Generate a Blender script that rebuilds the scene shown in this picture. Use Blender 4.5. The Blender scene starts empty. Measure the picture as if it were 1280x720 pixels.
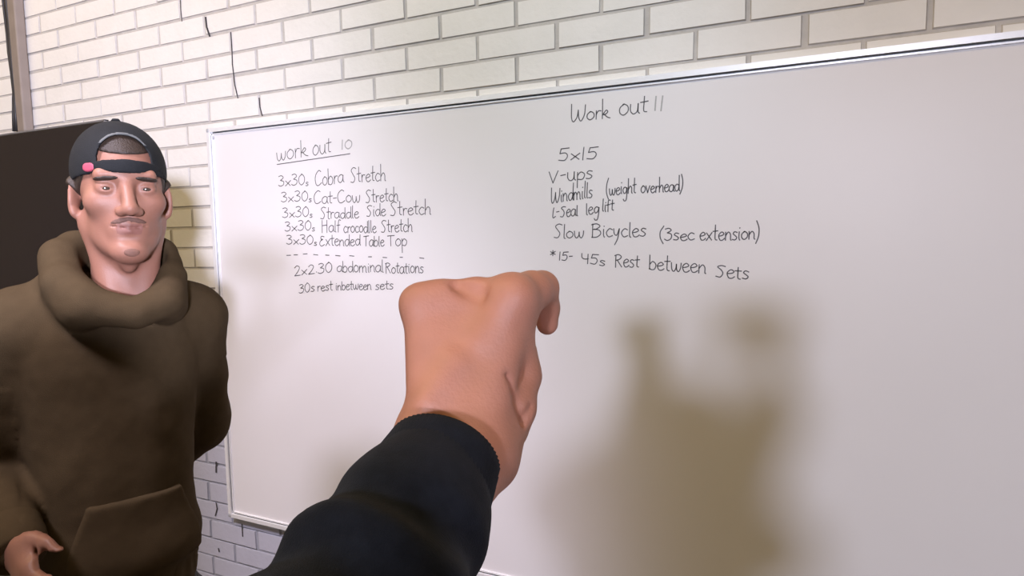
import bpy, math, random
import numpy as np
from mathutils import Vector, Matrix, Euler, noise

# ------------------------------------------------------------------ camera, world, light, exposure
SC = bpy.context.scene
COL = SC.collection
CAM_POS = Vector((0.0000, -1.5173, 1.6200))
cam_data = bpy.data.cameras.new('camera')
cam_data.sensor_fit = 'HORIZONTAL'
cam_data.sensor_width = 36.0
cam_data.lens = 36.0 * 780.0 / 1280.0
cam_data.clip_start = 0.01
cam = bpy.data.objects.new('camera', cam_data)
COL.objects.link(cam)
cam.matrix_world = Matrix([[0.908318, -0.021385, 0.417734, 0.0], [0.417949, 0.086163, -0.904375, -1.517323], [-0.016653, 0.996051, 0.087202, 1.62], [0.0, 0.0, 0.0, 1.0]])
SC.camera = cam
SC.view_settings.view_transform = 'Standard'
SC.view_settings.look = 'None'
SC.view_settings.exposure = -0.08
SC.view_settings.gamma = 1.0
SC.view_settings.use_curve_mapping = False
SC.cycles.use_denoising = True
SC.cycles.max_bounces = 8

world = bpy.data.worlds.new('overcast_sky')
SC.world = world
world.use_nodes = True
bg = world.node_tree.nodes['Background']
bg.inputs[0].default_value = (1.0, 0.86, 0.70, 1)
bg.inputs[1].default_value = 0.14

def spot(name, loc, aim, power, color, half, blend, radius):
    d = bpy.data.lights.new(name, 'SPOT'); d.energy = power; d.color = color
    d.spot_size = math.radians(half * 2); d.spot_blend = blend; d.shadow_soft_size = radius
    o = bpy.data.objects.new(name, d); COL.objects.link(o); o.location = loc
    o.rotation_mode = 'QUATERNION'; o.rotation_quaternion = (Vector(aim) - Vector(loc)).to_track_quat('-Z', 'Y')
    return o
spot('rear_shadow_spot', (0.47, -6.6, 2.45), (0.38, 0, 1.15), 790, (0.90, 0.93, 1.17), 12.5, .9, 0.27)  # added spot; tight cone throws the soft body shadow onto the board's right
spot('side_shadow_spot', (2.75, -4.1, 1.83), (-2.85, 0, 2.10), 2200, (0.92, 0.92, 1.18), 12.0, .9, 0.15)  # unseen spot put in to brighten the left bricks and cast the head's shadow
spot('left_board_fill', (-1.0, -2.3, 3.78), (-1.25, 0, 0.80), 480, (1.05, 0.99, 1.25), 14.5, .8, 0.25)  # extra cool spot brightening the left half of the board, no real fixture
spot('upper_wall_fill', (0.1, -3.2, 3.78), (-0.75, 0, 2.22), 250, (0.90, 1.16, 1.50), 14.5, 1.0, 0.2)  # invented fill that brightens the upper bricks

def fill_light(loc, size, power, color, tilt):
    ld = bpy.data.lights.new('warm_ambient_fill', 'AREA')
    ld.shape = 'RECTANGLE'; ld.size, ld.size_y = size
    ld.energy = power; ld.color = color
    lo = bpy.data.objects.new('warm_ambient_fill', ld); COL.objects.link(lo)
    lo.location = loc; lo.rotation_euler = (math.radians(tilt), 0, 0)
for lx, pw in ((-4.2, 20), (-2.6, 18), (-1.0, 16), (.8, 9)):
    fill_light((lx, -1.9, 3.75), (1.4, .3), pw, (1.0, 0.77, 0.40), 25)  # added area lights without fixtures, a warm ambient fill

# ------------------------------------------------------------------ helpers
def tag(o, label=None, cat=None, group=None, kind=None):
    if label: o['label'] = label
    if cat: o['category'] = cat
    if group: o['group'] = group
    if kind: o['kind'] = kind
    return o

def mat(name, color, rough=0.6, metal=0.0, spec=0.5, noise_amt=0.0, noise_scale=30.0, bump=0.0, bump_scale=200.0,
        sss=0.0, detail=4.0, sheen=0.0):
    m = bpy.data.materials.new(name)
    m.use_nodes = True
    nt = m.node_tree
    b = nt.nodes['Principled BSDF']
    b.inputs['Base Color'].default_value = (*color, 1)
    b.inputs['Roughness'].default_value = rough
    b.inputs['Metallic'].default_value = metal
    b.inputs['Specular IOR Level'].default_value = spec
    if sheen: b.inputs['Sheen Weight'].default_value = sheen
    if sss:
        b.inputs['Subsurface Weight'].default_value = sss
        b.inputs['Subsurface Radius'].default_value = (0.012, 0.005, 0.003)
        b.inputs['Subsurface Scale'].default_value = 1.0
    tc = nt.nodes.new('ShaderNodeTexCoord')
    if noise_amt:
        n = nt.nodes.new('ShaderNodeTexNoise')
        n.inputs['Scale'].default_value = noise_scale
        n.inputs['Detail'].default_value = detail
        nt.links.new(tc.outputs['Object'], n.inputs['Vector'])
        mx = nt.nodes.new('ShaderNodeMix'); mx.data_type = 'RGBA'
        mx.inputs['A'].default_value = (*[max(0, c * (1 - noise_amt)) for c in color], 1)
        mx.inputs['B'].default_value = (*[min(1, c * (1 + noise_amt)) for c in color], 1)
        nt.links.new(n.outputs['Fac'], mx.inputs['Factor'])
        nt.links.new(mx.outputs['Result'], b.inputs['Base Color'])
    if bump:
        n2 = nt.nodes.new('ShaderNodeTexNoise')
        n2.inputs['Scale'].default_value = bump_scale
        n2.inputs['Detail'].default_value = 3
        nt.links.new(tc.outputs['Object'], n2.inputs['Vector'])
        bp = nt.nodes.new('ShaderNodeBump')
        bp.inputs['Strength'].default_value = bump
        bp.inputs['Distance'].default_value = 0.002
        nt.links.new(n2.outputs['Fac'], bp.inputs['Height'])
        nt.links.new(bp.outputs['Normal'], b.inputs['Normal'])
    return m

def link_mesh(name, me, mats, parent=None, smooth=False):
    if not isinstance(mats, (list, tuple)): mats = [mats]
    for m in mats: me.materials.append(m)
    if smooth:
        me.polygons.foreach_set('use_smooth', [True] * len(me.polygons))
    o = bpy.data.objects.new(name, me)
    COL.objects.link(o)
    if parent: o.parent = parent
    return o

class MB:
    """collects boxes, tubes and strips into one mesh"""
    def __init__(s): s.v = []; s.f = []; s.m = []
    def quadmesh(s, verts, faces, mi=0):
        o = len(s.v); s.v += [tuple(v) for v in verts]
        s.f += [tuple(i + o for i in f) for f in faces]; s.m += [mi] * len(faces)
    def box(s, a, b, mi=0, bev=0.0):
        x0, y0, z0 = [min(p, q) for p, q in zip(a, b)]; x1, y1, z1 = [max(p, q) for p, q in zip(a, b)]
        if bev <= 0:
            v = [(x0,y0,z0),(x1,y0,z0),(x1,y1,z0),(x0,y1,z0),(x0,y0,z1),(x1,y0,z1),(x1,y1,z1),(x0,y1,z1)]
            s.quadmesh(v, [(0,3,2,1),(4,5,6,7),(0,1,5,4),(1,2,6,5),(2,3,7,6),(3,0,4,7)], mi); return
        e = bev
        import bmesh
        bm = bmesh.new()
        bmesh.ops.create_cube(bm, size=1)
        for q in bm.verts:
            q.co = Vector((x0 + (q.co.x + .5) * (x1 - x0), y0 + (q.co.y + .5) * (y1 - y0), z0 + (q.co.z + .5) * (z1 - z0)))
        bmesh.ops.bevel(bm, geom=bm.edges[:], offset=e, segments=3, affect='EDGES', profile=0.5)
        bm.verts.index_update()
        s.quadmesh([q.co[:] for q in bm.verts], [[q.index for q in f.verts] for f in bm.faces], mi)
        bm.free()
    def tube(s, pts, r, n=10, mi=0, cap=True):
        pts = [Vector(p) for p in pts]
        rr = r if isinstance(r, (list, tuple)) else [r] * len(pts)
        rings = []; up = None
        for i, p in enumerate(pts):
            t = (pts[min(i + 1, len(pts) - 1)] - pts[max(i - 1, 0)]).normalized()
            if up is None:
                up = Vector((0, 0, 1)) if abs(t.z) < .9 else Vector((1, 0, 0))
            a = t.cross(up).normalized(); up = a.cross(t).normalized()
            rings.append([p + (a * math.cos(2*math.pi*k/n) + up * math.sin(2*math.pi*k/n)) * rr[i] for k in range(n)])
        v = [q for ring in rings for q in ring]; f = []
        for i in range(len(pts) - 1):
            for k in range(n):
                f.append((i*n+k, i*n+(k+1) % n, (i+1)*n+(k+1) % n, (i+1)*n+k))
        if cap:
            f.append(tuple(range(n-1, -1, -1))); f.append(tuple((len(pts)-1)*n + k for k in range(n)))
        s.quadmesh(v, f, mi)
    def build(s, name, mats, parent=None, smooth=False):
        me = bpy.data.meshes.new(name)
        me.from_pydata(s.v, [], s.f); me.update()
        me.polygons.foreach_set('material_index', s.m)
        return link_mesh(name, me, mats, parent, smooth)

# ---- signed-distance sculpting on a rectilinear grid, meshed with surface nets
def axis(*segs):
    """segs: start, (end, step), (end, step)... -> coordinates with varying spacing"""
    out = [segs[0]]
    for e, st in segs[1:]:
        n = max(1, int(round((e - out[-1]) / st)))
        out += list(np.linspace(out[-1], e, n + 1)[1:])
    return np.array(out, dtype=np.float32)

class Field:
    def __init__(s, xs, ys, zs):
        s.x, s.y, s.z = xs, ys, zs
        s.D = np.full((len(xs), len(ys), len(zs)), 1.0, np.float32)
    def copy(s):
        c = Field.__new__(Field); c.x, c.y, c.z = s.x, s.y, s.z; c.D = s.D.copy(); return c
    def sub(s, lo, hi):
        sl = []
        for c, a, b in zip((s.x, s.y, s.z), lo, hi):
            i0 = max(0, int(np.searchsorted(c, a)) - 2); i1 = min(len(c), int(np.searchsorted(c, b)) + 2)
            sl.append(slice(i0, i1))
        return tuple(sl)
    def pts(s, sl):
        return s.x[sl[0]][:, None, None], s.y[sl[1]][None, :, None], s.z[sl[2]][None, None, :]
    def put(s, sl, d, k, op):
        A = s.D[sl]
        if A.size == 0: return
        if op == 'add':
            if k > 0:
                h = np.maximum(k - np.abs(A - d), 0) / k
                s.D[sl] = np.minimum(A, d) - h * h * k * .25
            else: s.D[sl] = np.minimum(A, d)
        else:
            d = -d
            if k > 0:
                h = np.maximum(k - np.abs(A - d), 0) / k
                s.D[sl] = np.maximum(A, d) + h * h * k * .25
            else: s.D[sl] = np.maximum(A, d)
    def cone(s, a, b, ra, rb=None, k=.01, op='add'):
        if rb is None: rb = ra
        a = np.array(a, float); b = np.array(b, float); R = max(ra, rb) + k + .012
        sl = s.sub(np.minimum(a, b) - R, np.maximum(a, b) + R)
        X, Y, Z = s.pts(sl)
        ab = b - a; L = float(ab @ ab) + 1e-12
        t = np.clip(((X - a[0]) * ab[0] + (Y - a[1]) * ab[1] + (Z - a[2]) * ab[2]) / L, 0, 1)
        d = np.sqrt((X - a[0] - t * ab[0]) ** 2 + (Y - a[1] - t * ab[1]) ** 2 + (Z - a[2] - t * ab[2]) ** 2) - (ra + (rb - ra) * t)
        s.put(sl, d.astype(np.float32), k, op)
    def chain(s, pts, rs, k=.01, op='add'):
        for i in range(len(pts) - 1): s.cone(pts[i], pts[i+1], rs[i], rs[i+1], k if i == 0 else min(k, .006), op)
    def ell(s, c, r, R=None, k=.01, op='add'):
        c = np.array(c, float); r = np.array(r, float)
        M = np.eye(3) if R is None else np.array(R)
        ext = np.sqrt(((M * r[None, :]) ** 2).sum(1)) + k + .012
        sl = s.sub(c - ext, c + ext)
        X, Y, Z = s.pts(sl)
        X = X - c[0]; Y = Y - c[1]; Z = Z - c[2]
        l = [M[0, i] * X + M[1, i] * Y + M[2, i] * Z for i in range(3)]
        k0 = np.sqrt(sum((l[i] / r[i]) ** 2 for i in range(3)))
        k1 = np.sqrt(sum((l[i] / r[i] ** 2) ** 2 for i in range(3))) + 1e-9
        s.put(sl, (k0 * (k0 - 1) / k1).astype(np.float32), k, op)
    def loft(s, secs, n=2.4, k=.01, op='add'):
        """secs: (z, cx, cy, a, b) rising in z: a body of super-elliptic sections"""
        S = np.array(secs, float); m = S[:, 3:5].max() + k + .012
        sl = s.sub((S[:, 1].min() - m, S[:, 2].min() - m, S[0, 0] - k - .012), (S[:, 1].max() + m, S[:, 2].max() + m, S[-1, 0] + k + .012))
        X, Y, Z = s.pts(sl); z = s.z[sl[2]]
        zz = np.linspace(S[0, 0], S[-1, 0], 200)
        def sm(col):
            v = np.interp(zz, S[:, 0], S[:, col]); w = 14
            vp = np.concatenate([np.full(w, v[0]), v, np.full(w, v[-1])])
            v2 = np.convolve(vp, np.hanning(2 * w + 1) / np.hanning(2 * w + 1).sum(), 'same')[w:-w]
            return np.interp(z, zz, v2)[None, None, :]
        cx, cy, a, b = sm(1), sm(2), sm(3), sm(4)
        q = (np.abs((X - cx) / a) ** n + np.abs((Y - cy) / b) ** n) ** (1 / n)
        d = (q - 1) * np.minimum(a, b)
        dz = np.maximum(S[0, 0] - Z, Z - S[-1, 0])
        d = np.maximum(d, dz)
        s.put(sl, d.astype(np.float32), k, op)
    def clip(s, p, nrm):
        """keep the half-space behind the plane (dot(x-p, nrm) < 0)"""
        X, Y, Z = s.x[:, None, None], s.y[None, :, None], s.z[None, None, :]
        n = np.array(nrm, float); n /= np.linalg.norm(n)
        d = (X - p[0]) * n[0] + (Y - p[1]) * n[1] + (Z - p[2]) * n[2]
        s.D = np.maximum(s.D, d.astype(np.float32))
    def mesh(s, name, mats, parent=None, disp=None, slot=None):
        D = s.D; S = D < 0
        c = np.zeros([n - 1 for n in D.shape], np.int8)
        offs = [(i, j, k) for i in (0, 1) for j in (0, 1) for k in (0, 1)]
        nx, ny, nz = D.shape
        for i, j, k in offs: c += S[i:nx-1+i, j:ny-1+j, k:nz-1+k]
        act = (c > 0) & (c < 8)
        I, J, K = np.nonzero(act)
        idx = np.full(act.shape, -1, np.int32); idx[I, J, K] = np.arange(len(I))
        V = np.stack([D[I + i, J + j, K + k] for i, j, k in offs], 1)
        O = np.array(offs, float)
        acc = np.zeros((len(I), 3)); cnt = np.zeros(len(I))
        for a in range(8):
            for b in range(a + 1, 8):
                if np.abs(O[a] - O[b]).sum() != 1: continue
                m = (V[:, a] < 0) != (V[:, b] < 0)
                den = V[:, a] - V[:, b]
                t = np.where(m, V[:, a] / np.where(den == 0, 1, den), 0)
                acc += np.where(m[:, None], O[a] + t[:, None] * (O[b] - O[a]), 0); cnt += m
        p = acc / cnt[:, None] + np.stack([I, J, K], 1)
        P = np.stack([np.interp(p[:, 0], np.arange(nx), s.x), np.interp(p[:, 1], np.arange(ny), s.y), np.interp(p[:, 2], np.arange(nz), s.z)], 1)
        F = []
        def quads(ax):
            a = [slice(None)] * 3; b = [slice(None)] * 3
            a[ax] = slice(0, -1); b[ax] = slice(1, None)
            Sa, Sb = S[tuple(a)], S[tuple(b)]
            e = np.stack(np.nonzero(Sa != Sb), 1)
            u, v = [(1, 2), (2, 0), (0, 1)][ax]
            ok = (e[:, u] > 0) & (e[:, v] > 0) & (e[:, u] < D.shape[u] - 1) & (e[:, v] < D.shape[v] - 1)
            e = e[ok]
            flip = ~Sa[e[:, 0], e[:, 1], e[:, 2]]
            def cell(du, dv):
                q = e.copy(); q[:, u] += du; q[:, v] += dv
                return idx[q[:, 0], q[:, 1], q[:, 2]]
            q = np.stack([cell(-1, -1), cell(0, -1), cell(0, 0), cell(-1, 0)], 1)
            q[flip] = q[flip][:, ::-1]
            F.append(q)
        for ax in range(3): quads(ax)
        F = np.concatenate(F)
        me = bpy.data.meshes.new(name)
        me.vertices.add(len(P)); me.loops.add(F.size); me.polygons.add(len(F))
        me.loops.foreach_set('vertex_index', F.ravel().astype(np.int32))
        me.polygons.foreach_set('loop_start', np.arange(0, F.size, 4, dtype=np.int32))
        # two light smoothing passes
        E = np.concatenate([F[:, [0, 1]], F[:, [1, 2]], F[:, [2, 3]], F[:, [3, 0]]])
        deg = np.bincount(E.ravel(), minlength=len(P))[:, None]
        for w in (.5, .5):
            ac = np.zeros_like(P)
            for q in range(3):
                ac[:, q] = np.bincount(E[:, 0], P[E[:, 1], q], len(P)) + np.bincount(E[:, 1], P[E[:, 0], q], len(P))
            P = P * (1 - w) + w * ac / np.maximum(deg, 1)
        if disp is not None:
            fn = np.cross(P[F[:, 2]] - P[F[:, 0]], P[F[:, 3]] - P[F[:, 1]])
            vn = np.zeros_like(P)
            for j in range(4):
                for q in range(3): vn[:, q] += np.bincount(F[:, j], fn[:, q], len(P))
            vn /= np.linalg.norm(vn, axis=1)[:, None] + 1e-12
            P = P + vn * disp(P)[:, None]
        me.vertices.foreach_set('co', P.astype(np.float32).ravel())
        me.update(calc_edges=True); me.validate()
        if slot is not None:
            ctr = P[F].mean(1)
            me.polygons.foreach_set('material_index', slot(ctr).astype(np.int32))
        return link_mesh(name, me, mats, parent, True)

def fbm(P, scale, seed=0.0, oct=3, stretch=(1, 1, 1)):
    out = np.zeros(len(P))
    for i, p in enumerate(P):
        out[i] = noise.fractal(Vector((p[0]*scale*stretch[0] + seed, p[1]*scale*stretch[1], p[2]*scale*stretch[2] - seed)), 1.0, 2.0, oct)
    return out

def rotz(d): return np.array(Matrix.Rotation(math.radians(d), 3, 'Z'))
def rotx(d): return np.array(Matrix.Rotation(math.radians(d), 3, 'X'))
def roty(d): return np.array(Matrix.Rotation(math.radians(d), 3, 'Y'))

# ------------------------------------------------------------------ materials
def wall_paint():
    m = mat('painted_brick', (0.80, 0.765, 0.735), 0.62)
    nt = m.node_tree; b = nt.nodes['Principled BSDF']
    tc = nt.nodes.new('ShaderNodeTexCoord')
    sep = nt.nodes.new('ShaderNodeSeparateXYZ'); nt.links.new(tc.outputs['Object'], sep.inputs[0])
    st = nt.nodes.new('ShaderNodeMath'); st.operation = 'GREATER_THAN'; st.inputs[1].default_value = 1.000
    nt.links.new(sep.outputs['Z'], st.inputs[0])
    n = nt.nodes.new('ShaderNodeTexNoise'); n.inputs['Scale'].default_value = 9; n.inputs['Detail'].default_value = 6
    nt.links.new(tc.outputs['Object'], n.inputs['Vector'])
    def ramp(a, c):
        mx = nt.nodes.new('ShaderNodeMix'); mx.data_type = 'RGBA'
        mx.inputs['A'].default_value = (*a, 1); mx.inputs['B'].default_value = (*c, 1)
        nt.links.new(n.outputs['Fac'], mx.inputs['Factor']); return mx
    up = ramp((0.74, 0.72, 0.68), (0.86, 0.83, 0.80)); low = ramp((0.48, 0.48, 0.56), (0.54, 0.54, 0.63))
    mx = nt.nodes.new('ShaderNodeMix'); mx.data_type = 'RGBA'
    nt.links.new(st.outputs[0], mx.inputs['Factor'])
    nt.links.new(low.outputs['Result'], mx.inputs['A']); nt.links.new(up.outputs['Result'], mx.inputs['B'])
    nt.links.new(mx.outputs['Result'], b.inputs['Base Color'])
    n2 = nt.nodes.new('ShaderNodeTexNoise'); n2.inputs['Scale'].default_value = 60; n2.inputs['Detail'].default_value = 5
    nt.links.new(tc.outputs['Object'], n2.inputs['Vector'])
    bp = nt.nodes.new('ShaderNodeBump'); bp.inputs['Strength'].default_value = .35; bp.inputs['Distance'].default_value = .004
    nt.links.new(n2.outputs['Fac'], bp.inputs['Height']); nt.links.new(bp.outputs['Normal'], b.inputs['Normal'])
    return m

M = {}
M['brick'] = wall_paint()
M['mortar'] = mat('painted_mortar', (0.52, 0.49, 0.46), 0.8, noise_amt=.25, noise_scale=22, bump=.8, bump_scale=120)
M['mortar_low'] = mat('grey_painted_mortar', (0.36, 0.365, 0.42), 0.8, noise_amt=.25, noise_scale=22, bump=.8, bump_scale=120)
M['crack'] = mat('open_crack', (0.05, 0.045, 0.05), 0.95)
M['plaster'] = mat('pale_plaster', (0.72, 0.64, 0.53), 0.8, noise_amt=.06, noise_scale=3)
M['concrete'] = mat('concrete', (0.30, 0.27, 0.25), 0.75, noise_amt=.2, noise_scale=4)
M['timber'] = mat('ceiling_board', (0.62, 0.46, 0.30), 0.75, noise_amt=.12, noise_scale=6)
M['board'] = mat('whiteboard_enamel', (0.80, 0.775, 0.775), 0.40, spec=.35, noise_amt=.02, noise_scale=5)
M['alu'] = mat('brushed_aluminium', (0.92, 0.92, 0.93), 0.32, metal=.25, noise_amt=.04, noise_scale=60)
M['groove'] = mat('dark_groove', (0.06, 0.065, 0.07), 0.5)
M['plastic_grey'] = mat('grey_plastic', (0.42, 0.43, 0.45), 0.45)
M['ink'] = mat('dry_marker', (0.085, 0.08, 0.085), 0.6, noise_amt=.35, noise_scale=140)
M['ink_faint'] = mat('faint_dry_marker', (0.42, 0.41, 0.40), 0.6, noise_amt=.25, noise_scale=140)
M['screen'] = mat('dark_screen', (0.020, 0.015, 0.0155), 0.42, spec=.35)
M['bezel'] = mat('grey_bezel', (0.20, 0.19, 0.19), 0.4)
M['conduit'] = mat('dull_conduit', (0.25, 0.205, 0.175), 0.5, noise_amt=.15, noise_scale=20)
M['cable'] = mat('black_cable', (0.025, 0.022, 0.022), 0.5)
M['skin'] = mat('skin', (0.275, 0.128, 0.086), 0.50, spec=.4, noise_amt=.10, noise_scale=26, bump=.15, bump_scale=500, sss=.06)
M['lip'] = mat('lip', (0.225, 0.095, 0.070), 0.6)
M['skin_hand'] = mat('hand_skin', (0.52, 0.232, 0.155), 0.48, spec=.4, noise_amt=.22, noise_scale=24, bump=.22, bump_scale=420, sss=.06)
M['nail'] = mat('nail', (0.60, 0.34, 0.28), 0.3)
M['hair'] = mat('dark_brown_hair', (0.030, 0.018, 0.011), 0.6, noise_amt=.4, noise_scale=150, bump=.6, bump_scale=400)
M['beard'] = mat('faint_beard', (0.17, 0.080, 0.054), 0.75, noise_amt=.35, noise_scale=300)
M['stubble'] = mat('brown_stubble', (0.12, 0.058, 0.04), 0.75, noise_amt=.35, noise_scale=300)
M['eye'] = mat('eye_white', (0.55, 0.50, 0.47), 0.2)
M['iris'] = mat('iris', (0.06, 0.04, 0.03), 0.15)
M['hoodie'] = mat('khaki_brown_fleece', (0.066, 0.045, 0.024), 0.97, spec=.06, noise_amt=.14, noise_scale=60, bump=.4, bump_scale=700)
M['cap'] = mat('black_cap_cloth', (0.012, 0.013, 0.014), 0.85, spec=.25, noise_amt=.2, noise_scale=80, bump=.3, bump_scale=600)
M['cap_trim'] = mat('grey_cap_trim', (0.10, 0.105, 0.10), 0.7)
M['tag'] = mat('pink_tag', (0.42, 0.07, 0.11), 0.6)
M['trouser'] = mat('dark_trouser_cloth', (0.03, 0.028, 0.03), 0.9, noise_amt=.2, noise_scale=60)
M['shoe'] = mat('dark_shoe', (0.05, 0.05, 0.055), 0.6)
M['sleeve'] = mat('navy_black_knit', (0.0095, 0.0115, 0.0175), 0.95, spec=.12, noise_amt=.45, noise_scale=110, bump=.3, bump_scale=1200, sheen=.04)
M['metal'] = mat('steel', (0.6, 0.6, 0.58), 0.3, metal=1.0)

# ------------------------------------------------------------------ the room
XL, XR, YR, ZC = -6.5, 4.2, -8.0, 3.9
BW, BH = 0.225, 0.06991
BX0, BZ0 = -2.5878, 2.3912          # a head joint and the middle of its course
DADO = 1.000

def brick_wall():
    """every brick a bevelled block of its own over a recessed mortar bed; one mesh, one wall"""
    rnd = random.Random(4)
    mb = MB()
    xa, xb = -5.2, 2.6
    r0 = int(math.floor((BZ0 - ZC) / BH)); r1 = int(math.ceil(BZ0 / BH))
    for r in range(r0, r1 + 1):
        zc = BZ0 - r * BH
        z0, z1 = zc - BH / 2, zc + BH / 2
        if z1 < 0.03 or z0 > ZC - .02: continue
        off = 0.0 if r % 2 == 0 else BW / 2
        n0 = int((xa - BX0) / BW) - 1; n1 = int((xb - BX0) / BW) + 1
        for n in range(n0, n1):
            x0 = BX0 + off + n * BW; x1 = x0 + BW
            g = 0.0034
            j = lambda s: rnd.uniform(-s, s)
            a0, a1 = x0 + g + j(.0022), x1 - g + j(.0022)
            b0, b1 = max(0, z0 + g*.8 + j(.0011)), min(ZC, z1 - g*.8 + j(.0011))
            d = 0.0046 + j(.0012); e = .0026
            # front face bevelled back to the bed
            q = lambda: j(.0011)
            v = [(a0, 0, b0), (a1, 0, b0), (a1, 0, b1), (a0, 0, b1)]
            t1, t2 = j(.0012), j(.0012)
            v += [(a0+e+q(), -d, b0+e+t1), (a1-e+q(), -d+j(.0008), b0+e+t1+j(.0008)), (a1-e+q(), -d+j(.0008), b1-e+t2), (a0+e+q(), -d, b1-e+t2+j(.0008))]
            mb.quadmesh(v, [(4,5,6,7)], 0); mb.quadmesh(v, [(0,1,5,4),(1,2,6,5),(2,3,7,6),(3,0,4,7)], 1 if zc > DADO else 2)
    # mortar bed, split at the paint line
    for a, b, mi in ((0.0, DADO, 2), (DADO, ZC, 1)):
        mb.quadmesh([(XL, -.0012, a), (XR, -.0012, a), (XR, -.0012, b), (XL, -.0012, b)], [(0, 1, 2, 3)], mi)
    mb.quadmesh([(XL, .25, 0), (XR, .25, 0), (XR, .25, ZC), (XL, .25, ZC)], [(3, 2, 1, 0)], 1)
    # open cracks running down the head joints
    for pts, w in [([(-1.9035, 2.4386), (-1.9062, 2.3873), (-1.904, 2.3479)], 0.0022), ([(-1.7913, 2.3461), (-1.7885, 2.3125), (-1.7763, 2.2802)], 0.004), ([(-1.6812, 2.2816), (-1.6801, 2.2264), (-1.6818, 2.1813), (-1.6788, 2.1506), (-1.6761, 2.1149), (-1.6652, 2.0707)], 0.0026), ([(-1.5727, 2.0636), (-1.5713, 2.0336), (-1.563, 2.0053)], 0.0024), ([(-1.8657, 0.8305), (-1.8691, 0.7891)], 0.004), ([(-1.8794, 0.6783), (-1.8752, 0.6553), (-1.8877, 0.6263)], 0.0028), ([(-1.7557, 0.621), (-1.7553, 0.5744)], 0.0032), ([(-1.5292, 0.6158), (-1.5235, 0.5946)], 0.0022), ([(-1.8811, 0.5078), (-1.8782, 0.4934)], 0.003)]:
        for (xa_, za_), (xb_, zb_) in zip(pts[:-1], pts[1:]):
            mb.quadmesh([(xa_-w, -.0062, za_), (xa_+w, -.0062, za_), (xb_+w, -.0062, zb_), (xb_-w, -.0062, zb_)], [(3, 2, 1, 0)], 3)
    o = mb.build('wall_back', [M['brick'], M['mortar'], M['mortar_low'], M['crack']])
    tag(o, kind='structure')
brick_wall()

def slab(name, a, b, m):
    mb = MB(); mb.box(a, b); o = mb.build(name, m); tag(o, kind='structure'); return o
slab('floor', (XL, YR - .2, -.12), (XR, .25, 0), M['concrete'])
slab('ceiling', (XL, YR - .2, ZC), (XR, .25, ZC + .12), M['timber'])
slab('wall_left', (XL - .15, YR - .2, 0), (XL, .25, ZC), M['plaster'])
slab('wall_right', (XR, YR - .2, 0), (XR + .15, .25, ZC), M['plaster'])
def window(n, x0, x1, z0, z1):
    mb = MB(); w = .06
    for p, q in (((x0, YR - .02, z0), (x1, YR + .06, z0 + w)), ((x0, YR - .02, z1 - w), (x1, YR + .06, z1)), ((x0, YR - .02, z0 + w), (x0 + w, YR + .06, z1 - w)), ((x1 - w, YR - .02, z0 + w), (x1, YR + .06, z1 - w)), (((x0 + x1)/2 - .02, YR - .02, z0 + w), ((x0 + x1)/2 + .02, YR + .05, z1 - w))):
        mb.box(p, q, 0)
    o = tag(mb.build('window_%d' % n, M['plastic_grey']), kind='structure')
    m = bpy.data.materials.new('daylit_pane'); m.use_nodes = True
    e_ = m.node_tree.nodes['Principled BSDF']
    e_.inputs['Emission Color'].default_value = (.86, .95, 1, 1); e_.inputs['Emission Strength'].default_value = 8.0
    mb = MB(); mb.box((x0 + w, YR + .005, z0 + w), (x1 - w, YR + .015, z1 - w)); mb.build('pane', m, o)
window(1, -6.25, -5.0, 1.95, 3.35)
mb = MB()                                  # rear wall with a wide open doorway
mb.box((XL, YR - .2, 0), (-4.6, YR, ZC)); mb.box((2.6, YR - .2, 0), (XR, YR, ZC)); mb.box((-4.6, YR - .2, 3.72), (2.6, YR, ZC))
tag(mb.build('wall_rear', M['plaster']), kind='structure')

# ------------------------------------------------------------------ whiteboard
BL, BT, BB, BR = -1.7913, 1.9809, 0.6514, 1.55     # outer edges of the frame
BY = -0.020                                  # its writing surface
wb = bpy.data.objects.new('whiteboard', None); COL.objects.link(wb)
wb.location = ((BL + BR) / 2, 0, BB)
tag(wb, 'large whiteboard in a silver frame on the brick wall, covered with handwritten workouts', 'whiteboard')
WOFF = Vector(wb.location)
def wchild(mb, name, mats, parent=wb, smooth=False, off=True):
    if off: mb.v = [tuple(Vector(p) - WOFF) for p in mb.v]
    return mb.build(name, mats, parent, smooth)
mb = MB(); mb.box((BL + .010, -.0005, BB + .010), (BR - .010, BY, BT - .010), 0)
wchild(mb, 'writing_panel', M['board'])
def rail(p0, p1, inward, groove=True, w=.019):
    """aluminium edge: broad outer band, a dark groove and a thin inner lip"""
    p0, p1, n = Vector(p0), Vector(p1), Vector(inward)
    mb = MB()
    def band(a, b, y0, y1, tgt, mi=0):
        q = [p0 + n*a, p1 + n*a, p1 + n*b, p0 + n*b]
        v = [(c.x, y0, c.z) for c in q] + [(c.x, y1, c.z) for c in q]
        tgt.quadmesh(v, [(0,1,2,3),(7,6,5,4),(0,4,5,1),(1,5,6,2),(2,6,7,3),(3,7,4,0)], mi)
    band(0, .0125, -.030, -.001, mb); band(.0165, w + .0015, -.0245, -.019, mb)
    r = wchild(mb, 'frame_rail', M['alu'])
    g = MB(); band(.0125, .0165, -.0225, -.010, g)
    wchild(g, 'groove', M['groove'], r)
    # orient faces outward
    for o in (r, r.children[0]):
        import bmesh
        b = bmesh.new(); b.from_mesh(o.data); bmesh.ops.recalc_face_normals(b, faces=b.faces); b.to_mesh(o.data); b.free()
e = .012
rail((BL + e, 0, BT), (BR - e, 0, BT), (0, 0, -1)); rail((BL + e, 0, BB), (BR - e, 0, BB), (0, 0, 1))
rail((BL, 0, BB + e), (BL, 0, BT - e), (1, 0, 0)); rail((BR, 0, BB + e), (BR, 0, BT - e), (-1, 0, 0))
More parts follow.
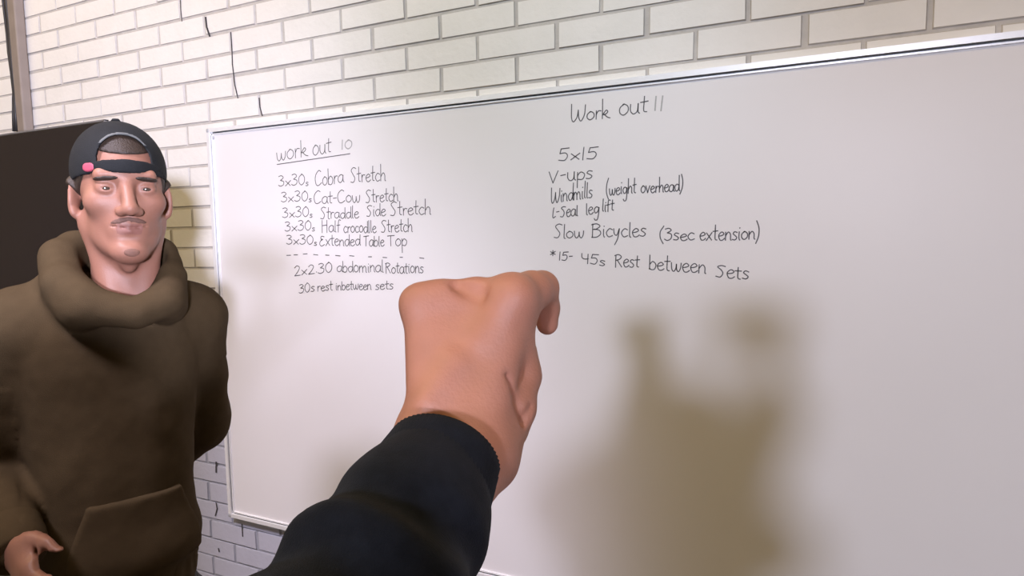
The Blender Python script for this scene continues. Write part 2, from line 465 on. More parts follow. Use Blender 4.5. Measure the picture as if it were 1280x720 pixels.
for cx, cz, sx, sz in ((BL, BT, 1, -1), (BL, BB, 1, 1), (BR, BT, -1, -1), (BR, BB, -1, 1)):
    mb = MB(); mb.box((cx - sx*.0008, -.0315, cz - sz*.0008), (cx + sx*.013, -.001, cz + sz*.013), 0, bev=.004)
    wchild(mb, 'corner_cap', M['plastic_grey'], smooth=True)
mb = MB(); cx, cz = (-1.7717, 1.9509)
mb.tube([(cx, BY, cz), (cx, BY - .004, cz)], .006, 14)
wchild(mb, 'screw_cover', M['plastic_grey'], smooth=True)

# ---- handwriting: single-stroke letters; y 0 = baseline, 1 = x-height, 2 = capital height, -1 = descender
G = {
 'a': (.85, [[(.75,.85),(.45,1),(.1,.7),(.08,.25),(.35,0),(.65,.25),(.76,.9)],[(.76,.9),(.74,.3),(.88,.02)]]),
 'b': (.8, [[(.1,2),(.1,1),(.1,.05)],[(.1,.6),(.4,1),(.72,.65),(.6,.1),(.3,0),(.1,.15)]]),
 'c': (.7, [[(.65,.85),(.35,1),(.06,.5),(.3,.0),(.68,.15)]]),
 'd': (.85, [[(.72,.8),(.4,.95),(.08,.55),(.3,0),(.62,.2),(.75,.8)],[(.76,2),(.75,1),(.76,.2),(.86,0)]]),
 'e': (.75, [[(.08,.5),(.45,.58),(.66,.78),(.4,1),(.08,.6),(.22,.05),(.5,0),(.74,.22)]]),
 'f': (.6, [[(.62,1.9),(.38,2),(.28,1.5),(.26,.6),(.24,-.05)],[(.02,.95),(.52,1.02)]]),
 'g': (.85, [[(.75,.8),(.4,1),(.1,.6),(.3,.1),(.6,.3),(.76,.85)],[(.76,.9),(.74,0),(.6,-.85),(.3,-.95),(.15,-.7)]]),
 'h': (.8, [[(.1,2),(.1,1),(.09,0)],[(.1,.5),(.4,1),(.64,.75),(.66,.1),(.76,0)]]),
 'i': (.35, [[(.15,1),(.14,.3),(.24,0)],[(.18,1.45),(.2,1.52)]]),
 'k': (.85, [[(.1,2),(.1,1),(.09,0)],[(.1,.42),(.42,.98),(.58,.80),(.42,.55),(.2,.48)],[(.26,.5),(.56,.12),(.8,.0)]]),
 'l': (.35, [[(.15,2),(.14,1),(.15,.15),(.28,0)]]),
 'm': (1.2, [[(.08,1),(.08,.5),(.08,0)],[(.08,.6),(.32,1),(.52,.7),(.54,0)],[(.54,.6),(.8,1),(1.0,.7),(1.02,.1),(1.12,0)]]),
 'n': (.8, [[(.1,1),(.1,.5),(.1,0)],[(.1,.55),(.4,1),(.64,.7),(.66,.1),(.76,0)]]),
 'o': (.8, [[(.4,1),(.1,.7),(.1,.25),(.38,0),(.7,.3),(.68,.75),(.4,1),(.3,.95)]]),
 'p': (.8, [[(.12,1),(.12,0),(.12,-.9)],[(.12,.6),(.4,1),(.72,.65),(.55,.1),(.14,.15)]]),
 'r': (.6, [[(.12,1),(.12,.5),(.12,0)],[(.12,.55),(.3,.95),(.56,.92)]]),
 's': (.65, [[(.58,.9),(.3,1),(.14,.75),(.38,.52),(.55,.28),(.36,.02),(.06,.08)]]),
 't': (.6, [[(.3,1.9),(.28,1),(.28,.15),(.5,.02)],[(.02,1.05),(.58,1.12)]]),
 'u': (.8, [[(.1,1),(.1,.35),(.32,0),(.6,.25),(.66,1)],[(.66,1),(.66,.2),(.78,0)]]),
 'v': (.75, [[(.06,1),(.34,0)],[(.34,0),(.68,1)]]),
 'w': (1.1, [[(.06,1),(.12,.3),(.3,0),(.5,.3),(.55,.85)],[(.55,.85),(.6,.25),(.78,0),(.96,.4),(1.0,1)]]),
 'x': (.8, [[(.08,.95),(.68,.05)],[(.72,1),(.06,0)]]),
 'y': (.8, [[(.1,1),(.16,.4),(.4,.2),(.64,.95)],[(.66,1),(.5,-.2),(.2,-1)]]),
 'A': (1, [[(.05,0),(.45,2),(.85,0)],[(.2,.7),(.7,.7)]]),
 'B': (1.1, [[(.12,2),(.12,1),(.12,0)],[(.0,1.85),(.5,2),(.85,1.6),(.5,1.1),(.2,1.05)],[(.3,1.08),(.8,.9),(.95,.45),(.6,.05),(.05,0)]]),
 'C': (1.1, [[(.9,1.8),(.6,2),(.2,1.5),(.08,.8),(.25,.1),(.6,0),(1.0,.3)]]),
 'E': (1.0, [[(.8,1.85),(.4,2),(.25,1.5),(.5,1.1),(.2,.8),(.1,.3),(.4,0),(.85,.25)],[(.3,1.1),(.6,1.15)]]),
 'H': (1.1, [[(.12,2),(.1,0)],[(.85,2),(.84,0)],[(.1,1),(.85,1.1)]]),
 'L': (.6, [[(.18,2),(.1,1),(.06,.2),(.2,0),(.5,.2)]]),
 'R': (1.0, [[(.15,1.9),(.12,1),(.1,0)],[(.0,1.8),(.45,2),(.8,1.6),(.55,1.1),(.15,.95)],[(.3,1.0),(.85,.05)]]),
 'S': (1.0, [[(.9,1.85),(.55,2),(.22,1.65),(.45,1.15),(.7,.6),(.5,.05),(.1,.1)]]),
 'T': (1.0, [[(.02,1.85),(.95,2)],[(.48,1.95),(.44,1),(.44,0)]]),
 'V': (1.0, [[(.06,2),(.4,0)],[(.4,0),(.85,2)]]),
 'W': (1.5, [[(.06,1.9),(.1,.5),(.3,0),(.6,.5),(.72,1.3)],[(.72,1.3),(.78,.5),(1.0,0),(1.3,.7),(1.38,1.7)]]),
 '0': (.9, [[(.5,2),(.15,1.5),(.1,.6),(.4,0),(.75,.5),(.78,1.4),(.5,2),(.4,1.98)]]),
 '1': (.4, [[(.22,2),(.18,1),(.15,0)]]),
 '2': (.9, [[(.1,1.6),(.4,2),(.7,1.6),(.5,.8),(.1,.05)],[(.1,.05),(.8,.1)]]),
 '3': (.85, [[(.1,1.85),(.45,2),(.68,1.6),(.3,1.1)],[(.3,1.1),(.7,.85),(.65,.25),(.3,0),(.02,.2)]]),
 '4': (.9, [[(.1,2),(.12,1.1),(.4,.85),(.75,1.0)],[(.72,2),(.7,1),(.68,0)]]),
 '5': (.9, [[(.25,1.9),(.15,1.1)],[(.15,1.1),(.55,1.2),(.72,.7),(.5,.05),(.05,.1)],[(.25,1.9),(.85,2)]]),
 '-': (.6, [[(.08,.75),(.5,.8)]]),
 ':': (.3, [[(.12,.3),(.16,.36)]]),
 '*': (.6, [[(.1,1.0),(.5,1.7)],[(.1,1.65),(.5,1.05)],[(.3,1.9),(.3,.8)]]),
 '(': (.5, [[(.45,2.3),(.12,1.4),(.1,.4),(.4,-.5)]]),
 ')': (.5, [[(.1,2.3),(.36,1.4),(.34,.4),(.05,-.5)]]),
 '~': (.75, [[(.1,1.1),(.62,1.5)],[(.1,1.5),(.6,.7)]]),
}
G['$'] = (.5, [[(x*.6, y*.62 - .1) for x, y in G['s'][1][0]]])      # the small s after the seconds
def spline(p, n=5):
    if len(p) < 3: return p
    out = []
    q = [p[0]] + list(p) + [p[-1]]
    for i in range(1, len(q) - 2):
        for k in range(n):
            t = k / n
            out.append(tuple(.5*((2*q[i][d]) + (-q[i-1][d]+q[i+1][d])*t + (2*q[i-1][d]-5*q[i][d]+4*q[i+1][d]-q[i+2][d])*t*t + (-q[i-1][d]+3*q[i][d]-3*q[i+1][d]+q[i+2][d])*t**3) for d in (0, 1)))
    out.append(p[-1]); return out
def ribbon(mb, pts, w, mi=0):
    pts = [Vector((a, b)) for a, b in pts]
    keep = [pts[0]]
    for p in pts[1:]:
        if (p - keep[-1]).length > 1e-4: keep.append(p)
    if len(keep) < 2: return
    v = []; n = len(keep)
    for i, p in enumerate(keep):
        t = keep[min(i+1, n-1)] - keep[max(i-1, 0)]
        t = t.normalized() if t.length > 1e-9 else Vector((1, 0))
        nn = Vector((-t.y, t.x)) * w
        pp = p - t*w*.6 if i == 0 else p + t*w*.6 if i == n-1 else p
        for s_ in (1, -1): v.append((pp.x + nn.x*s_, BY - .0004, pp.y + nn.y*s_))
    mb.quadmesh(v, [(2*i, 2*i+1, 2*i+3, 2*i+2) for i in range(n-1)], mi)
# each line: name, words (text, start of baseline, end of baseline, x-height, capital height, faint) in metres on the board
LINES = [
 ('underlined heading, workout number ten', [('work', (-1.4993, 1.8561), (-1.3714, 1.8667), 0.0279, 0.0535, 0), ('out', (-1.3528, 1.8655), (-1.2814, 1.8716), 0.0283, 0.0448, 0), ('10', (-1.2435, 1.8753), (-1.2019, 1.8777), 0.0139, 0.0267, 1)], [((-1.4972, 1.8478), (-1.2097, 1.8616))]),
 ('handwritten cobra stretch line', [('3x30$', (-1.496, 1.7796), (-1.3721, 1.7787), 0.0171, 0.0342, 0), ('Cobra', (-1.3487, 1.7733), (-1.2394, 1.7788), 0.0238, 0.0452, 0), ('Stretch', (-1.2135, 1.7783), (-1.0873, 1.7778), 0.0218, 0.046, 0)], []),
 ('handwritten cat cow stretch line', [('3x30$', (-1.4875, 1.7303), (-1.3623, 1.7287), 0.016, 0.032, 0), ('Cat-Cow', (-1.3564, 1.72), (-1.1802, 1.7193), 0.0202, 0.0381, 0), ('Stretch', (-1.1611, 1.717), (-1.0459, 1.7186), 0.0195, 0.0389, 0)], []),
 ('handwritten straddle side stretch line', [('3x30$', (-1.4856, 1.6811), (-1.3618, 1.6814), 0.0161, 0.0321, 0), ('Straddle', (-1.3339, 1.6736), (-1.1882, 1.6731), 0.019, 0.0345, 0), ('Side', (-1.1601, 1.6761), (-1.0915, 1.6775), 0.0186, 0.0336, 0), ('Stretch', (-1.0758, 1.6773), (-0.9386, 1.6776), 0.0202, 0.0416, 0)], []),
 ('handwritten half crocodile stretch line', [('3x30$', (-1.4784, 1.6383), (-1.3547, 1.6397), 0.0161, 0.0309, 0), ('Half', (-1.3299, 1.6319), (-1.2589, 1.6327), 0.0206, 0.0363, 0), ('crocodlle', (-1.2457, 1.6301), (-1.1264, 1.6292), 0.0188, 0.0341, 0), ('Stretch', (-1.1093, 1.6299), (-1.0008, 1.6304), 0.0195, 0.0366, 0)], []),
 ('handwritten extended table top line', [('3x30$', (-1.4743, 1.5977), (-1.349, 1.595), 0.0161, 0.0298, 0), ('Extended', (-1.3416, 1.591), (-1.1862, 1.5923), 0.0193, 0.0313, 0), ('Table', (-1.1731, 1.5898), (-1.1002, 1.5898), 0.0187, 0.0304, 0), ('Top', (-1.087, 1.5893), (-1.0208, 1.5893), 0.0206, 0.0298, 0)], []),
 ('row of short marker dashes', [], [((-1.4752, 1.5625), (-1.4582, 1.563)), ((-1.4449, 1.564), (-1.4297, 1.5643)), ((-1.4071, 1.5665), (-1.3902, 1.5675)), ((-1.3653, 1.5652), (-1.3482, 1.5635)), ((-1.318, 1.5634), (-1.3041, 1.5627)), ((-1.2794, 1.5622), (-1.2617, 1.5607)), ((-1.2263, 1.5615), (-1.2096, 1.56)), ((-1.1567, 1.5581), (-1.1451, 1.5581)), ((-1.1048, 1.5565), (-1.0909, 1.5558)), ((-1.0451, 1.557), (-1.0357, 1.5568)), ((-0.9782, 1.5553), (-0.9638, 1.5537))]),
 ('handwritten abdominal rotations line', [('2x2:30', (-1.4493, 1.4974), (-1.2959, 1.5117), 0.0161, 0.031, 0), ('abdominal', (-1.2774, 1.5119), (-1.1057, 1.5128), 0.0191, 0.0347, 0), ('Rotations', (-1.0974, 1.5091), (-0.9679, 1.5129), 0.0184, 0.0287, 0)], []),
 ('handwritten rest line at the foot of the left list', [('30s', (-1.4324, 1.4435), (-1.3686, 1.4511), 0.0151, 0.0277, 0), ('rest', (-1.3577, 1.4514), (-1.297, 1.456), 0.0161, 0.0284, 0), ('inbetween', (-1.2852, 1.4567), (-1.1517, 1.4615), 0.0157, 0.0266, 0), ('sets', (-1.1367, 1.4604), (-1.0732, 1.4651), 0.0153, 0.027, 0)], []),
 ('heading, workout number eleven', [('Work', (-0.5243, 1.893), (-0.4244, 1.8946), 0.0192, 0.0461, 0), ('out', (-0.4026, 1.8974), (-0.3344, 1.8994), 0.0242, 0.0409, 0), ('11', (-0.3203, 1.9008), (-0.2961, 1.8994), 0.0146, 0.032, 1)], []),
 ('handwritten five by fifteen', [('5x15', (-0.5581, 1.8001), (-0.4559, 1.7979), 0.0157, 0.0304, 0)], []),
 ('handwritten v-ups line', [('V-ups', (-0.5845, 1.744), (-0.4694, 1.7517), 0.0198, 0.0277, 0)], []),
 ('handwritten windmills line', [('Windmills', (-0.579, 1.6945), (-0.4696, 1.7058), 0.0189, 0.0398, 0), ('(weight', (-0.434, 1.7085), (-0.3607, 1.712), 0.0169, 0.0355, 0), ('overhead)', (-0.3489, 1.7111), (-0.2511, 1.7118), 0.0158, 0.0344, 0)], []),
 ('handwritten seal leg lift line', [('L-Seal', (-0.5749, 1.6563), (-0.5074, 1.6606), 0.018, 0.027, 0), ('leg', (-0.4864, 1.6628), (-0.4526, 1.665), 0.0167, 0.0276, 0), ('lift', (-0.4449, 1.6693), (-0.415, 1.6717), 0.0166, 0.0283, 0)], []),
 ('handwritten slow bicycles line', [('Slow', (-0.5735, 1.6054), (-0.4923, 1.6065), 0.0181, 0.0352, 0), ('Bicycles', (-0.4723, 1.607), (-0.3374, 1.6069), 0.0195, 0.0341, 0), ('(3sec', (-0.3042, 1.5973), (-0.2248, 1.5976), 0.0159, 0.0271, 0), ('extension)', (-0.2122, 1.5964), (-0.0832, 1.5972), 0.0181, 0.0344, 0)], []),
 ('handwritten rest line at the foot of the right list', [('*', (-0.5849, 1.5502), (-0.5685, 1.5502), 0.0143, 0.0266, 0), ('15-', (-0.5598, 1.5499), (-0.5221, 1.5496), 0.0122, 0.0223, 0), ('45s', (-0.4998, 1.5436), (-0.4383, 1.5359), 0.014, 0.026, 0), ('Rest', (-0.4125, 1.533), (-0.3531, 1.533), 0.0176, 0.0302, 0), ('between', (-0.3295, 1.5278), (-0.1981, 1.5205), 0.0197, 0.035, 0), ('Sets', (-0.177, 1.5137), (-0.1049, 1.5071), 0.0183, 0.0284, 0)], []),
]
def write(text, p0, p1, xh, cap, faint):
    rnd = random.Random(text)
    (x0, z0), (x1, z1) = p0, p1
    mb = MB()
    adv = sum(G[ch][0] for ch in text)
    sx = (x1 - x0) / (adv - .1); cur = 0
    for ch in text:
        w, st = G[ch]
        jy = rnd.uniform(-.06, .06) * xh; js = rnd.uniform(.93, 1.07); sh = rnd.uniform(.0, .10)
        for s_ in st:
            pts = []
            for gx, gy in spline(s_):
                y = gy*xh*js if gy <= 1 else (xh + (gy-1)*(cap-xh))*js if gy <= 2 else cap*js + (gy-2)*xh
                if gy < 0: y = gy*xh*1.0
                u = (cur + gx)*sx
                pts.append((x0 + u + y*sh*.6, z0 + (z1-z0)*u/(x1-x0) + y + jy))
            ribbon(mb, pts, .00125 if not faint else .0017)
        cur += w
    return wchild(mb, 'handwritten_word', M['ink_faint'] if faint else M['ink'])
for label, words, strokes in LINES:
    for wd in words: write(*wd)
    for p, q in strokes:
        mb = MB(); ribbon(mb, [p, q], .00125)
        wchild(mb, 'underline' if 'underlined' in label else 'marker_dash', M['ink'])
# ------------------------------------------------------------------ dark screen, conduit and cable behind the man
sx0, sx1, sz0, sz1 = (-3.6894, -2.2394, 1.2059, 2.0459)
tv = bpy.data.objects.new('television', None); COL.objects.link(tv); tv.location = ((sx0+sx1)/2, -.03, sz0)
tag(tv, 'large dark screen with a thin grey bezel on the wall behind the man', 'television')
TO = Vector(tv.location)
def tchild(mb, name, m, smooth=False):
    mb.v = [tuple(Vector(p) - TO) for p in mb.v]; return mb.build(name, m, tv, smooth)
mb = MB(); mb.box((sx0 + .02, -.052, sz0 + .02), (sx1 - .02, -.070, sz1 - .02), 0); tchild(mb, 'housing', M['cable'])
mb = MB(); mb.box((sx0 + .009, -.070, sz0 + .009), (sx1 - .009, -.0735, sz1 - .009), 0); tchild(mb, 'display', M['screen'])
mb = MB()
for p, q in (((sx0, -.060, sz1-.007), (sx1, -.076, sz1)), ((sx0, -.060, sz0), (sx1, -.076, sz0+.007)), ((sx0, -.060, sz0), (sx0+.007, -.076, sz1)), ((sx1-.007, -.060, sz0), (sx1, -.076, sz1))):
    mb.box(p, q, 0, bev=.002)
tchild(mb, 'bezel', M['bezel'])
mb = MB(); cxm = (sx0 + sx1) / 2
mb.box((cxm - .2, -.052, (sz0+sz1)/2 - .15), (cxm + .2, -.009, (sz0+sz1)/2 + .15), 0); tchild(mb, 'wall_bracket', M['cable'])
px0, px1 = (-2.832, -2.7817)
mb = MB(); mb.box((px0, -.0085, sz1 + .006), (px1, -.045, ZC - .005), 0, bev=.007)
cd = mb.build('conduit', M['conduit'], None, False); tag(cd, 'dull brown metal conduit running up the brick wall above the dark screen', 'conduit')
for z in (2.95, 3.5):
    mb = MB(); mb.box((px0 - .012, -.0085, z), (px1 + .012, -.049, z + .02), 0, bev=.003)
    mb.build('clip', M['metal'], cd)
rnd = random.Random(2); mb = MB()
pts = [(px0 - .024 + .006*math.sin(i*1.3), -.03 + .004*math.cos(i*1.7), ZC - .006 - i*(ZC - sz1 - .02)/24) for i in range(25)]
mb.tube(pts, .0075, 10)
cb = mb.build('power_cable', M['cable'], None, True); tag(cb, 'black cable hanging beside the conduit at the left edge of the wall', 'cable')
mb = MB()
mb.tube([(x - .010 + .005*math.sin(j*.9 + 1), y - .004, z) for j, (x, y, z) in enumerate(pts)], .0045, 8)
mb.build('thin_wire', M['cable'], cb, True)

# ------------------------------------------------------------------ the man in the backward cap
def man():
    ROOT = Vector((-1.1106, -0.7836, 0.0)); PSI = 63.0
    EYE = 1.70 + 0.0057                                     # eye height
    HY = -0.020                                           # head axis, a little in front of the neck
    HR = rotz(-1.0)
    HC = np.array([0, HY, EYE])
    def H(x, y, z): return HR @ np.array([x, y, z]) + HC  # head frame (face towards -y) -> body frame
    # ---------------- body: one continuous skin surface, finest at the head
    zs = axis(-.005, (.12, .012), (EYE - .34, .014), (EYE - .16, .005), (EYE + .14, .0022))
    xs = axis(-.42, (-.1, .009), (.1, .0022), (.36, .010))
    ys = axis(-.42, (-.12, .008), (-.10, .003), (.10, .0026), (.26, .010))
    F = Field(xs, ys, zs)
    F.ell(H(0, .012, .035), (.0660, .093, .083), HR, 0)
    F.ell(H(0, -.025, -.035), (.0540, .058, .090), HR, .03)
    for s in (-1, 1):
        F.cone(H(s*.040, .005, -.058), H(s*.012, -.062, -.104), .022, .017, .022)      # jaw
        F.ell(H(s*.041, -.054, -.022), (.018, .019, .017), HR, .022)                   # cheekbone
    F.ell(H(0, -.071, -.106), (.020, .017, .016), HR, .016)                            # chin
    F.cone(H(-.034, -.074, .021), H(.034, -.074, .021), .0115, .0115, .014)            # brow
    for s in (-1, 1):
        F.ell(H(s*.029, -.094, .001), (.019, .018, .0125), HR, .012, 'sub')            # eye socket
        F.ell(H(s*.029, -.0705, .000), (.0155, .0125, .0125), HR, .004)                # lids over the ball
        F.ell(H(s*.029, -.0850, -.0012), (.0135, .007, .0030), HR, .002, 'sub')        # the narrowed opening
    F.cone(H(0, -.078, .010), H(0, -.1030, -.034), .0085, .0115, .010)                 # nose
    F.ell(H(0, -.1020, -.036), (.0125, .0115, .0105), HR, .006)
    for s in (-1, 1):
        F.ell(H(s*.0125, -.092, -.039), (.0085, .0115, .0085), HR, .005)
        F.ell(H(s*.0065, -.1010, -.0475), (.0042, .0055, .004), HR, .002, 'sub')
    F.ell(H(0, -.068, -.066), (.027, .013, .022), HR, .014)                            # muzzle
    for s in (-1, 1):                                                                  # lips, the corners lifted in a slight smile
        F.cone(H(0, -.0800, -.0615), H(s*.0225, -.0715, -.0605), .0036, .0024, .006)
        F.cone(H(0, -.0795, -.0712), H(s*.0185, -.0725, -.0675), .0046, .0030, .006)
        F.cone(H(0, -.0845, -.0662), H(s*.0250, -.0750, -.0625), .0011, .0013, .003, 'sub')
    F.ell(H(0, -.0875, -.085), (.020, .006, .006), HR, .008, 'sub')                    # hollow over the chin
    for s in (-1, 1):                                                                  # ears
        E = HR @ rotz(s * 28) @ rotx(-8)
        F.ell(H(s*.0695, .012, -.008), (.0085, .0185, .0315), E, .006)
        F.ell(H(s*.0775, .008, -.004), (.0050, .0105, .0185), E, .004, 'sub')
        F.ell(H(s*.0710, .004, -.036), (.006, .009, .010), E, .006)
    N0 = (0, .012, EYE - .235); N1 = H(0, .020, -.070)
    F.cone(N0, N1, .056, .050, .022)
    for s in (-1, 1): F.cone((s*.022, -.036, EYE - .222), H(s*.050, .005, -.055), .012, .013, .02)
    F.ell(H(0, -.040, -.128), (.010, .012, .014), HR, .016)                            # adam's apple
    T = EYE - .208
    F.loft([(.93, -.02, .03, .095, .080), (1.08, -.03, .03, .095, .080), (1.20, -.03, .035, .100, .088), (T - .12, -.03, .04, .120, .095), (T - .04, -.03, .04, .105, .075), (T + .01, -.02, .03, .06, .055)], 2.3, .03)
    RA = [(-.165, .04, 1.468), (-.215, .085, 1.210), (-.182, -.115, 1.145), (0, 0, 1), (1, 0, 0)]; LA = [(.112, .05, 1.466), (.134, .128, 1.225), (.000, .195, 1.09), (0, 0, 1), (0, -1, 0)]
    for A, s in ((RA, -1), (LA, 1)):
        F.cone(A[0], A[1], .042, .036, .03); F.cone(A[1], A[2], .035, .026, .012)
        # hand: palm and five unequal bent fingers
        w = np.array(A[2]); d = np.array(A[2]) - np.array(A[1]); d /= np.linalg.norm(d)
        side = np.array(A[3], float); side -= d * (side @ d); side /= np.linalg.norm(side); nrm = np.cross(d, side)
        pc = np.array(A[4], float) if len(A) > 4 else nrm     # the way the fingers curl
        pc = nrm if pc @ nrm > 0 else -nrm
        for i, o in enumerate((-.030, -.010, .010, .029)):
            F.cone(w + d*.01 + side*o*.55, w + d*.085 + side*o, .015, .0125, .012)
        for i, (o, L) in enumerate(((-.030, .062), (-.010, .078), (.010, .084), (.029, .074))):
            a = w + d*.088 + side*o
            q = []
            ang = .35
            for ph, fr in enumerate((.45, .32, .23)):
                q.append(a); a = a + (d*math.cos(ang) + pc*math.sin(ang)) * L*fr; ang += .55
            q.append(a)
            F.chain(q, [.0102, .0092, .0084, .0070], .003)
        a = w + d*.025 + side*.030
        F.chain([a, a + side*.022 + d*.022 + pc*.012, a + side*.028 + d*.050 + pc*.022, a + side*.024 + d*.074 + pc*.032], [.016, .0125, .0105, .0085], .008)
    for s in (-1, 1):
        F.cone((s*.06 - .02, .025, .88), (s*.10, .015, .50), .068, .050, .03)
        F.cone((s*.10, .015, .50), (s*.115, .03, .075), .048, .033, .02)
        F.cone((s*.115, .035, .045), (s*.145, -.13, .035), .036, .032, .02)
    def slot(c):
        q = (c - HC) @ HR
        return ((np.abs(q[:, 0]) < .0200 - .3*np.abs(q[:, 2] + .066)) & (q[:, 2] > -.0765) & (q[:, 2] < -.0590) & (q[:, 1] < -.071)).astype(int)
    body = F.mesh('person', [M['skin'], M['lip']], None, None, slot)
    body.location = ROOT; body.rotation_euler = (0, 0, math.radians(PSI))
    tag(body, 'smiling man in a backward black cap and khaki brown hoodie standing beside the whiteboard', 'person')
    # ---------------- face pieces
    for s in (-1, 1):
        mb = MB(); c = H(s*.029, -.0690, -.0005)
        import bmesh
        bm = bmesh.new(); bmesh.ops.create_uvsphere(bm, u_segments=24, v_segments=16, radius=.0122)
        vs = [tuple(Vector(v.co) + Vector(c)) for v in bm.verts]; bm.verts.index_update()
        mb.quadmesh(vs, [[v.index for v in f.verts] for f in bm.faces]); bm.free()
        look = Vector(HR @ np.array([.10, -1, 0])).normalized()
        for i, f in enumerate(mb.f):
            ct = sum((Vector(mb.v[j]) for j in f), Vector()) / len(f) - Vector(c)
            if ct.normalized().dot(look) > .83: mb.m[i] = 1
        mb.build('eye', [M['eye'], M['iris']], body, True)
    def patch(name, m, grow, shapes, cut=()):
        """a thin layer that follows the head inside the given ellipsoids"""
        P = F.copy(); P.D = P.D - grow
        Q = Field(xs, ys, zs)
        for c, r, R in shapes: Q.ell(H(*c), r, R, .004)
        for c, r, R in cut: Q.ell(H(*c), r, R, .002, 'sub')
        P.D = np.maximum(P.D, Q.D)
        return P.mesh(name, m, body)
    for s in (-1, 1):
        patch('eyebrow', M['hair'], .0022, [((s*.031, -.084, .0150), (.020, .02, .0040), HR @ roty(s*5))])
    patch('moustache', M['stubble'], .0012, [((s*.0125, -.089, -.0540), (.0185, .02, .0050), HR @ roty(s*13)) for s in (-1, 1)])
    patch('goatee', M['beard'], .0009, [((0, -.088, -.107), (.013, .03, .0075), HR)])
    patch('hair', M['hair'], .0030, [((0, .02, .045), (.09, .085, .075), HR), ((0, -.055, .078), (.048, .06, .024), HR), ((0, .075, -.02), (.09, .06, .08), HR)],
          [((-.080, -.02, -.06), (.04, .05, .055), HR), ((.080, -.02, -.06), (.04, .05, .055), HR)])
    # ---------------- cap, worn backwards: the strap and its arch in front
    cx = axis(-.11, (.11, .0024)); cy = axis(-.14 + HY, (.20 + HY, .0026)); cz = axis(EYE - .03, (EYE + .15, .0022))
    K = Field(cx, cy, cz)
    K.ell(H(0, .012, .036), (.0735, .1035, .0865), HR, 0)
    K.ell(H(0, .012, .034), (.0700, .1000, .0835), HR, 0, 'sub')
    up = HR @ np.array([0, -.10, -1.0]); K.clip(H(0, -.09, .0255), up)
    K.ell(H(0, -.10, .050), (.044, .055, .0500), HR, .002, 'sub')
    capo = K.mesh('cap', M['cap'], body)
    def capshell(grow, thick):
        S_ = Field(cx, cy, cz)
        S_.ell(H(0, .012, .036), (.0735 + grow, .1035 + grow, .0865 + grow), HR, 0)
        S_.ell(H(0, .012, .036), (.0735 + grow - thick, .1035 + grow - thick, .0865 + grow - thick), HR, 0, 'sub')
        return S_
    S1 = capshell(.0016, .0050); B = Field(cx, cy, cz)
    B.ell(H(0, -.10, .0355), (.064, .075, .0115), HR, 0); S1.D = np.maximum(S1.D, B.D)
    S1.mesh('strap', M['cap'], capo)
    S2 = capshell(.0018, .0040); B = Field(cx, cy, cz)
    B.ell(H(0, -.10, .050), (.051, .055, .0560), HR, 0); B.ell(H(0, -.10, .048), (.044, .056, .0495), HR, 0, 'sub')
    up2 = HR @ np.array([0, 0, -1.0]); B.clip(H(0, 0, .072), up2); S2.D = np.maximum(S2.D, B.D)
    S2.mesh('arch_trim', M['cap_trim'], capo)
    S3 = capshell(.0022, .0045); B = Field(cx, cy, cz)
    B.ell(H(-.050, -.062, .0335), (.0085, .03, .0085), HR, 0); S3.D = np.maximum(S3.D, B.D)
    o = S3.mesh('tag', M['tag'], capo); tag(o, 'small pink tag')
    vx = axis(-.10, (.10, .003)); vy = axis(.02, (.24, .003)); vz = axis(EYE - .05, (EYE + .09, .002))
    V = Field(vx, vy, vz)
    V.ell(H(0, .125, .000), (.064, .085, .030), HR @ rotx(-8), 0); V.ell(H(0, .125, -.0045), (.070, .091, .030), HR @ rotx(-8), 0, 'sub')
    V.mesh('brim', M['cap'], capo)
    mb = MB(); mb.tube([H(0, .012, .1235), H(0, .012, .1275)], [.008, .005], 14); mb.build('button', M['cap'], capo, True)
    # ---------------- hoodie
    hx = axis(-.46, (.40, .0046)); hy = axis(-.44, (.26, .0050)); hz = axis(.92, (EYE - .03, .0046))
    D_ = 0.0057
    C_ = Field(hx, hy, hz)
    torso = [(1.000, -.032, .03, .118, .108), (1.020, -.032, .03, .124, .113), (1.055, -.032, .03, .136, .124), (1.13, -.034, .032, .127, .118), (1.30, -.034, .038, .136, .120), (T - .09, -.032, .04, .148, .122), (T - .045, -.03, .04, .146, .114), (T - .005, -.028, .038, .125, .098), (T + .035, -.02, .03, .090, .080), (T + .055, -.015, .02, .070, .068)]
    C_.loft(torso, 2.35, .01)
    for A, s in ((RA, -1), (LA, 1)):
        sh = np.array(A[0]); el = np.array(A[1]); wr = np.array(A[2])
        C_.cone(sh + np.array([-s*.07, .0, .045]), sh, .048, .060, .035)
        C_.cone(sh, el, .061, .054, .030)
        we = wr - (wr - el) / np.linalg.norm(wr - el) * .015
        C_.cone(el, we, .054, .040, .012)
    # hood lying round the neck
    hp = [(-.012, .085, T + .108), (-.066, .066, T + .106), (-.092, .020, T + .094), (-.094, -.040, T + .054), (-.064, -.088, T + .016), (-.004, -.110, T - .002),
          (.046, -.092, T + .018), (.064, -.042, T + .054), (.063, .020, T + .094), (.042, .066, T + .106), (-.012, .085, T + .108)]
    hr = [.034, .032, .030, .031, .030, .025, .028, .028, .027, .032, .034]
    hood = Field(hx, hy, hz)
    hood.chain(hp, hr, .012)
    hood.ell((-.012, .105, T + .03), (.092, .055, .105), None, .03)
    hood.cone((-.075, -.06, T + .005), (-.10, .03, T + .03), .034, .038, .025); hood.cone((.052, -.06, T + .002), (.068, .03, T + .03), .032, .036, .025)
    C_.put(tuple(slice(0, n) for n in C_.D.shape), hood.D, .010, 'add')
    C_.cone((0, .000, T + .000), H(0, .0, -.04), .056, .072, .010, 'sub')      # the neck opening
    C_.cone((0, -.050, T + .022), (0, -.075, T + .16), .030, .055, .012, 'sub')
